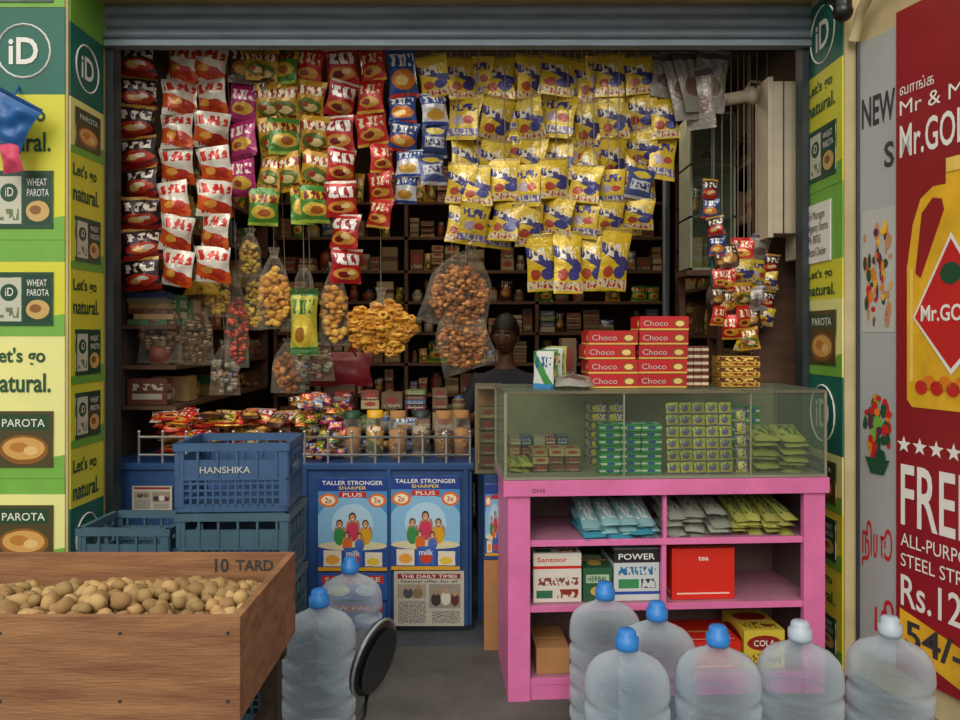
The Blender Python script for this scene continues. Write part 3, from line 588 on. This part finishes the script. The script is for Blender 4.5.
b.tube([c+Vector((0,0,.11)),c+Vector((0,0,.15)),c+Vector((0,0,.2))],[.06,.012,.03],bagp,10); hang(b,c.x,c.y,c.z+.15); b.done('fried_ring_snack_bag')
def contentbag(px,py,w,h,m,d=3.97,n=60,r=.02,name='snack_bag',rot=0):
    b=MB(); c=Vector((X(px,d),d,Z(py,d))); w=w*d/F; h=h*d/F; Mx=RY(rot)
    for i in range(int(n*1.3)):
        a=U(0,6.28); q=U(0,1)**.5
        p=c+Mx@Vector((w*.42*q*math.cos(a),U(-.05,.04)*(1.1-q),h*.38*q*math.sin(a)-h*.07)); rr=U(.7,1.2)*r
        b.ell(p,(rr,rr*.7,rr*U(.5,1)),m,7,5,None,.3)
    b.pillow(c,w*1.05,h,.13,bagp,Mx,wr=.4,n=12,pinch=.8,crimp=.02); b.tube([c+Mx@Vector((0,0,h*.45)),c+Mx@Vector((0,0,h*.6))],[.015,.03],bagp,8)
    top=c+Mx@Vector((0,0,h*.5)); hang(b,top.x,top.y,top.z); b.done(name)
contentbag(460,290,68,78,brsn,rot=14,n=240,r=.016); contentbag(462,338,56,66,brsn,d=4.0,rot=-18,n=190,r=.016)
contentbag(274,292,34,74,snack,n=80); contentbag(334,308,30,76,snack,d=4.02,n=70); contentbag(160,330,44,66,G4,d=4.0,n=40)
contentbag(237,325,24,85,lay('red_candy',['b02c1c','d8502c','8a1c14']),d=4.03,n=65,r=.014); contentbag(196,335,36,60,G4,d=4.05,n=36,r=.015); contentbag(255,300,22,60,yelsn,d=4.06,n=45,r=.015); contentbag(312,356,44,50,G1,d=4.1,n=40)
contentbag(288,368,34,50,brsn,d=4.12,n=40); contentbag(218,292,28,50,yelsn,d=4.06,n=50,r=.015); contentbag(250,255,24,44,yelsn,d=4.0,n=40,r=.014); contentbag(225,370,30,50,G1,d=4.12,n=30,r=.02)
b=MB(); c=(X(304,3.95),3.95,Z(322,3.95)); b.pillow(c,.14,.33,.07,greenb,n=12,wr=.35); b.pillow((c[0],c[1],c[2]+.2),.1,.14,.05,bagp,n=8,pinch=.8); hang(b,c[0],c[1],c[2]+.2); b.done('snack_pouch')
b=MB(); banana=mat('banana_skin','ccaa30',.5,var=.2)
for i in range(11):
    a=-1.2+i*.24; pts=[(X(203,4)+.06*math.sin(a)*t*1.6,4.0-.05*math.cos(a)*math.sin(t*2),Z(275,4)-.13*t+.03*t*t) for t in (0,.25,.5,.75,1)]
    b.tube(pts,[.008,.017,.019,.016,.006],banana,8)
hang(b,X(203,4),4,Z(275,4)); b.done('banana_bunch')
# ---------- crates ----------
def mkcrate(cx,cy,z,w,d,h,rot,m,label=None):
    b=MB(); b.M=T((cx,cy,z))@RZ(rot); t=.012
    b.b2(-w/2+.01,w/2-.01,-d/2+.01,d/2-.01,.004,.014,m)
    for (L,A) in ((w,Matrix()),(w,RZ(180)),(d,RZ(90)),(d,RZ(-90))):
        o=(d if L==w else w)/2
        Mx=A@T((0,-o,0))
        b.b2(-L/2-.006,L/2+.006,-.008,t,h-.028,h,m,Mx); b.b2(-L/2,L/2,0,t,.002,.03,m,Mx)
        b.b2(-L/2,L/2,0,t*.6,h*.5,h-.06,m,Mx) if L==w else b.b2(-L/2,L/2,0,t*.6,h*.62,h*.78,m,Mx)
        for zz in (h*.2,h*.3,h*.4): b.b2(-L/2,L/2,.001,t*.6,zz,zz+.008,m,Mx)
        b.b2(-L/2,L/2,-.004,t,h*.47,h*.5,m,Mx)
        n=int(L/.026)
        for i in range(n+1): xx=-L/2+i*L/n; b.b2(xx-.004,xx+.004,0,t*.6,.02,h*.5,m,Mx)
        for i in range(int(L/.07)+1): xx=-L/2+i*.07+.01; b.b2(xx-.004,xx+.004,-.005,t*.6,h*.5,h-.02,m,Mx)
        b.b2(-L/2,-L/2+.03,-.003,t*.6,.02,h-.03,m,Mx); b.b2(L/2-.03,L/2,-.003,t*.6,.02,h-.03,m,Mx)
        if label: b.text(label,-L*.28,h*.57,L*.45,.024,paleg,Mx,y=-.006,bold=.01)
    b.done('plastic_crate')
for i in range(4): mkcrate(X(244,3.04)+(-.008 if i==3 else .0),3.04,.253*i,.40,.3,.25,[2,-1,1,3][i],crateb if i==3 else crate,'HANSHIKA' if i==3 else None)
for i in range(3): mkcrate(X(140,3.12)-.0,3.13,.228*i,.34,.3,.224,[0,2,-1][i],crate)
# ---------- potato cart ----------
b=MB(); x1=-.6; x0=-1.75; ya,yb=2.0,2.6; zt3=.695; zb=.455
b.b2(x0,x1,ya,ya+.022,zb,zt3,ply); b.b2(x0,x1,yb-.02,yb,zb,zt3,ply)
b.b2(x1-.022,x1,ya+.022,yb-.02,zb,zt3,ply); b.b2(x0,x0+.022,ya+.022,yb-.02,zb,zt3,ply)
b.b2(x0,x1,ya,yb,zb-.02,zb,ply)
b.b2(x0+.02,x1-.02,ya+.03,ya+.07,zb-.08,zb-.02,plyd); b.b2(x0+.02,x1-.02,yb-.07,yb-.03,zb-.08,zb-.02,plyd)
for xx in (x0+.05,x1-.09):
    for yy in (ya+.03,yb-.09): b.b2(xx,xx+.055,yy,yy+.055,0,zb-.02,plyd)
    b.b2(xx+.01,xx+.045,ya+.05,yb-.05,.2,.25,plyd)
for xx in (-.63,-.9,-1.2): 
    for zz in (zb+.03,zt3-.04): b.cyl((0,0,0),.004,.003,dsteel,8,T((xx,ya,zz))@RX(90))
b.text('10',X(215,2.58),.635,.045,.045,dgrey,y=yb-.0215,bold=.02); b.text('TARD',X(236,2.58),.64,.12,.035,dgrey,y=yb-.0215,bold=.02)
b.done('wooden_vegetable_cart',.0015)
b=MB()
def hp(x,y): 
    return .58+.06*math.exp(-((x+1.0)/.5)**2-((y-2.22)/.2)**2)-.03*max(0,(y-2.4)/.15)
b.surf(lambda u,v:(-1.72+1.09*u,2.025+.55*v,hp(-1.72+1.09*u,2.025+.55*v)-.015),20,12,soil)
y=2.05; row=0
while y<2.56:
    x=-1.6+(row%2)*.02
    while x<-.65:
        for l in range(2):
            r=U(.015,.027); xx=min(x+U(-.016,.016),-.655); yy=y+U(-.014,.014)
            b.ell((0,0,0),(r*U(1,1.35),r,r*U(.8,1)),potm,8,6,T((xx,yy,hp(xx,yy)+.008+l*U(.015,.042)))@RZ(U(0,180))@RY(U(-30,30)),.35)
        x+=.043
    y+=.037; row+=1
b.done('potato_pile')
# ---------- water jars ----------
def waterjar(x,y,cap,r=.128):
    b=MB(); p=[(.001,.012),(r*.8,.004),(r*.96,.012),(r,.03)]
    for i in range(4):
        z=.05+i*.075; p+=[(r,z),(r*.975,z+.004),(r*.93,z+.010),(r*.93,z+.026),(r*.975,z+.032),(r,z+.036),(r*1.005,z+.05),(r,z+.064)]
    p+=[(r*.99,.355),(r*.97,.372),(r*.90,.392),(r*.75,.412),(r*.5,.428),(.04,.440),(.030,.452),(.029,.475)]
    b.lathe(p,(x,y,0),wjar,36); 
    b.lathe([(.036,.462),(.036,.485),(.028,.49),(.028,.503),(.022,.51),(.001,.51)],(x,y,0),cap,18); b.lathe([(.036,.462),(.034,.452),(.029,.452)],(x,y,0),cap,18)
    b.done('water_jar')
for px,d,c in ((627,2.42,capb),(718,2.45,capb),(800,2.49,capw),(890,2.53,capw),(605,2.88,capb),(657,2.67,capb),(319,2.8,capb),(350,3.2,capb)): waterjar(X(px,d),d,c)
# ---------- blue bag at left ----------
b=MB(); bb=mat('blue_tarpaulin','1c5a9c',.4,var=.25); pk=mat('pink_cloth','d8486c',.6,var=.2)
b.pillow((X(-8,3.1),3.2,Z(112,3.1)),.22,.2,.08,bb,RY(28),wr=.6,n=12); b.pillow((X(-4,3.1),3.2,Z(152,3.1)),.08,.12,.05,pk,RY(-10),wr=.6)
b.tube([(X(-5,3.1),3.21,Z(90,3.1)),(X(-5,3.1)-.02,3.3,Z(70,3.1))],.005,bb); b.done('hanging_cloth_bag')
# ---------- motorcycle ----------
b=MB(); mc=Vector((-.148,1.1,.957))
mirror=mat('mirror_glass','5a6068',.08,1,var=.02); rim=mat('mirror_rim','8a8f94',.3,.6,var=.05)
Mm=T(mc)@RY(16)@RZ(62)
b.ell((0,0,0),(.045,.012,.056),black,24,14,Mm)
b.tube([(.043*math.cos(k*math.pi/14),-.003,.055*math.sin(k*math.pi/14)) for k in range(28)],.0022,rim,6,Mm,closed=True)
b.lathe([(.001,0),(.036,.0002)],(0,0,0),mirror,24,Mm@T((0,-.0125,0))@Matrix.Diagonal((1,1,1.3,1))@RX(90))
b.tube([mc+Vector((-.004,.0,-.04)),mc+Vector((-.012,-.005,-.075)),mc+Vector((-.035,-.02,-.11)),(-.19,1.03,.80)],.005,black,8)
b.tube([(-.19,1.06,.79),(-.19,1.0,.8),(-.22,.9,.8),(-.26,.82,.76),(-.26,.74,.76),(-.22,.66,.8),(-.19,.56,.8),(-.19,.48,.79)],.013,dsteel,8)
for yy in (1.0,.5): b.tube([(-.19,yy-.01,.795),(-.19,yy+.09,.79)],.02,black,10)
for yy in (.83,.73): b.tube([(-.27,yy,.76),(-.42,yy,.3)],.018,chrome,8)
b.ell((-.34,.78,.68),(.08,.09,.09),black); redp=mat('motorcycle_red','7a1014',.3,var=.1)
b.ell((.1,.78,.62),(.26,.12,.12),redp,16,10); b.ell((.52,.78,.64),(.32,.11,.05),black,16,10); b.ell((.12,.78,.38),(.2,.12,.14),dsteel,12,8)
b.tube([(-.27,.78,.72),(.1,.78,.5),(.7,.78,.55)],.025,black); b.tube([(.1,.78,.35),(.78,.7,.3)],.02,black); b.tube([(.1,.9,.25),(.8,.92,.3)],[.02,.04],chrome,10)
for xx in (-.42,.8):
    b.tube([(xx+.26*math.cos(k*math.pi/14),.78,.3+.26*math.sin(k*math.pi/14)) for k in range(28)],.04,black,8,closed=True)
    b.cyl((0,0,-.04),.04,.08,chrome,12,T((xx,.78,.3))@RX(90))
    for k in range(8): b.tube([(xx,.78,.3),(xx+.24*math.cos(k*.785),.78,.3+.24*math.sin(k*.785))],.004,chrome,4)
b.tube([(.25,.85,.3),(.3,1.0,.0)],.012,black); b.done('parked_motorcycle')
# ---------- shopkeeper ----------
skin=mat('skin_brown','6a4430',.5,var=.1); shirt=mat('dark_shirt','2a2c38',.8,var=.15); trous=mat('trousers','26242a',.85,var=.1); hairm=mat('black_hair','0c0a0a',.6,var=.2,scale=30)
ox,oy=X(506,4.75),4.8
vs=[];es=[];rs=[]
def vv(x,y,z,r,par=None,ry=None):
    vs.append((x,y,z)); rs.append((r,ry or r)); 
    if par is not None: es.append((par,len(vs)-1))
    return len(vs)-1
pel=vv(0,0,.72,.13); sp1=vv(0,.0,.88,.12,pel); ch=vv(0,-.01,1.06,.14,sp1); nb=vv(0,-.01,1.19,.07,ch); nk=vv(0,-.02,1.26,.047,nb); hd=vv(0,-.03,1.34,.05,nk)
for s in (-1,1):
    sh=vv(s*.17,-.01,1.14,.058,ch); el=vv(s*.25,-.06,.90,.042,sh); wr_=vv(s*.12,-.27,.93,.027,el); pm=vv(s*.10,-.33,.93,.030,wr_,.02)
    for k,(dx,l) in enumerate(((-.03,.075),(-.011,.085),(.009,.08),(.028,.065))):
        f1=vv(s*.10+dx,-.37,.93,.0095,pm); f2=vv(s*.10+dx*1.1,-.37-l*.5,.922,.0085,f1); vv(s*.10+dx*1.1,-.37-l*.8,.905,.0075,f2)
    t1=vv(s*.10-s*.04,-.32,.92,.011,pm); vv(s*.10-s*.055,-.355,.91,.009,t1)
    hp_=vv(s*.09,-.03,.70,.088,pel); kn=vv(s*.13,-.42,.66,.062,hp_); an=vv(s*.13,-.40,.12,.042,kn); vv(s*.13,-.50,.05,.042,an,.03)
me=bpy.data.meshes.new('shopkeeper'); me.from_pydata(vs,es,[]); ob=bpy.data.objects.new('shopkeeper_tmp',me); bpy.context.scene.collection.objects.link(ob)
ob.modifiers.new('s','SKIN')
if not me.skin_vertices: 
    bpy.context.view_layer.objects.active=ob; bpy.ops.mesh.customdata_skin_add()
for i,r in enumerate(rs): me.skin_vertices[0].data[i].radius=r
me.skin_vertices[0].data[0].use_root=True
sb=ob.modifiers.new('u','SUBSURF'); sb.levels=2; sb.render_levels=2
bpy.context.view_layer.update()
bm_=bpy.data.meshes.new_from_object(ob.evaluated_get(bpy.context.evaluated_depsgraph_get()))
bpy.data.objects.remove(ob)
b=MB(); b.M=T((ox,oy,0))
vsl=[tuple(v.co) for v in bm_.vertices]; gs={0:[],1:[],2:[]}
for p in bm_.polygons:
    c=p.center
    k=2
    if c.z<.74 and not(c.y<-.1 and c.z>.8): k=1
    elif c.z<1.2 and (c.y>-.13) : k=0
    if c.z<.1: k=2
    gs[k].append(tuple(p.vertices))
for k,m in ((0,shirt),(1,trous),(2,skin)): b.add(vsl,gs[k],None,m,True)
hc=(0,-.045,1.40)
b.M=T((ox,oy,0))@T((0,-.03,1.3))@RX(9)@RZ(-14)@T((0,.03,-1.3))
def head(u,v):
    a=2*math.pi*u; e=math.pi*(v-.5); q=Vector((math.cos(e)*math.cos(a),math.cos(e)*math.sin(a),math.sin(e)))
    w=.074*(1-.18*max(0,-q.z)); y=q.y*.093; 
    if q.y<0 and abs(q.x)<.22 and -.45<q.z<.12: y-=.02*(1-abs(q.x)/.22)*(1-abs(q.z+.25)/.4)
    return (hc[0]+q.x*w,hc[1]+y,hc[2]+q.z*.115)
b.surf(head,32,24,skin,True,None,True)
def hair2(u,v):
    a=2*math.pi*u; front=max(0,-math.sin(a)); emin=-.35+front**.5*.75; e=math.pi/2+(emin-math.pi/2)*v
    q=Vector((math.cos(e)*math.cos(a),math.cos(e)*math.sin(a),math.sin(e))); k=1+.05*noise.noise(q*4)
    return (hc[0]+q.x*.085*k,hc[1]+.001+q.y*.104*k,hc[2]+.006+q.z*.130*k)
b.surf(hair2,28,12,hairm,True,None,True)
for s in (-1,1):
    b.ell((hc[0]+s*.076,hc[1]+.005,hc[2]-.01),(.01,.018,.028),skin,8,6); b.ell((hc[0]+s*.028,hc[1]-.083,hc[2]+.012),(.013,.008,.007),wht,8,6); b.ell((hc[0]+s*.028,hc[1]-.090,hc[2]+.012),(.006,.003,.006),black,8,6); b.b2(hc[0]+s*.03-.017,hc[0]+s*.03+.017,hc[1]-.094,hc[1]-.085,hc[2]+.03,hc[2]+.036,hairm)
b.ell((hc[0],hc[1]-.086,hc[2]-.055),(.023,.007,.006),mat('lips','5a2a24',.5),10,6); b.ell((hc[0],hc[1]-.092,hc[2]-.04),(.024,.005,.005),hairm,10,6)
b.done('shopkeeper')
b=MB(); b.cyl((ox,oy+.02,.56),.17,.035,shelfw,20)
for k in range(4):
    a=math.pi/4+k*math.pi/2; b.tube([(ox+.12*math.cos(a),oy+.02+.12*math.sin(a),.56),(ox+.18*math.cos(a),oy+.02+.18*math.sin(a),0)],.014,dsteel,8)
b.done('stool')
b=MB(); b.b2(X(478,4.1),1.1,3.95,4.2,0,.9,bluec); b.b2(X(478,4.1)-.01,1.11,3.94,4.21,.9,.92,shelfw); b.done('inner_counter')
# ---------- lights / world / camera ----------
b=MB(); tl=bpy.data.materials.new('fill_tube_glow'); tl.use_nodes=True; bs=tl.node_tree.nodes['Principled BSDF']; bs.inputs['Emission Color'].default_value=(1,.86,.66,1); bs.inputs['Emission Strength'].default_value=6
b.tube([(-.6,4.06,2.93),(.6,4.06,2.93)],.016,tl,10); b.b2(-.65,.65,4.03,4.09,2.95,3.0,whitep); b.b2(-.65,-.6,4.035,4.085,2.9,2.96,whitep); b.b2(.6,.65,4.035,4.085,2.9,2.96,whitep); b.done('added_fill_tube')  # added glowing tube, out of view behind the shutter, to brighten the interior
def area(n,loc,rot,sx,sy,e,c):
    l=bpy.data.lights.new(n,'AREA'); l.shape='RECTANGLE'; l.size=sx; l.size_y=sy; l.energy=e; l.color=c
    o=bpy.data.objects.new(n,l); o.location=loc; o.rotation_euler=rot; bpy.context.scene.collection.objects.link(o)
area('interior_fill',(0,4.5,2.95),(0,0,0),2.2,.3,13,(1,.82,.58))  # soft fill light added to lift the shop interior, no real fixture
s=bpy.data.lights.new('sun','SUN'); s.energy=1.55; s.angle=math.radians(40); s.color=(1,.94,.82); o=bpy.data.objects.new('sun',s); o.rotation_euler=(math.radians(56),0,math.radians(-14)); bpy.context.scene.collection.objects.link(o)
w=bpy.data.worlds.new('World'); bpy.context.scene.world=w; w.use_nodes=True; nt=w.node_tree; bg_=nt.nodes['Background']
tc=nt.nodes.new('ShaderNodeTexCoord'); sx=nt.nodes.new('ShaderNodeSeparateXYZ'); nt.links.new(tc.outputs['Generated'],sx.inputs[0])
rp=nt.nodes.new('ShaderNodeValToRGB'); nt.links.new(sx.outputs[2],rp.inputs[0])
rp.color_ramp.elements[0].position=0; rp.color_ramp.elements[0].color=(.32,.29,.25,1); rp.color_ramp.elements[1].position=.35; rp.color_ramp.elements[1].color=(1,.96,.88,1)
nt.links.new(rp.outputs[0],bg_.inputs[0]); bg_.inputs[1].default_value=1.2
cam=bpy.data.cameras.new('camera'); co=bpy.data.objects.new('camera',cam); bpy.context.scene.collection.objects.link(co)
co.location=(0,0,CH); co.rotation_euler=(math.radians(90),0,0); cam.sensor_width=36; cam.lens=30; cam.shift_y=-25/960; cam.clip_start=.05
bpy.context.scene.camera=co
bpy.context.scene.view_settings.view_transform='Standard'
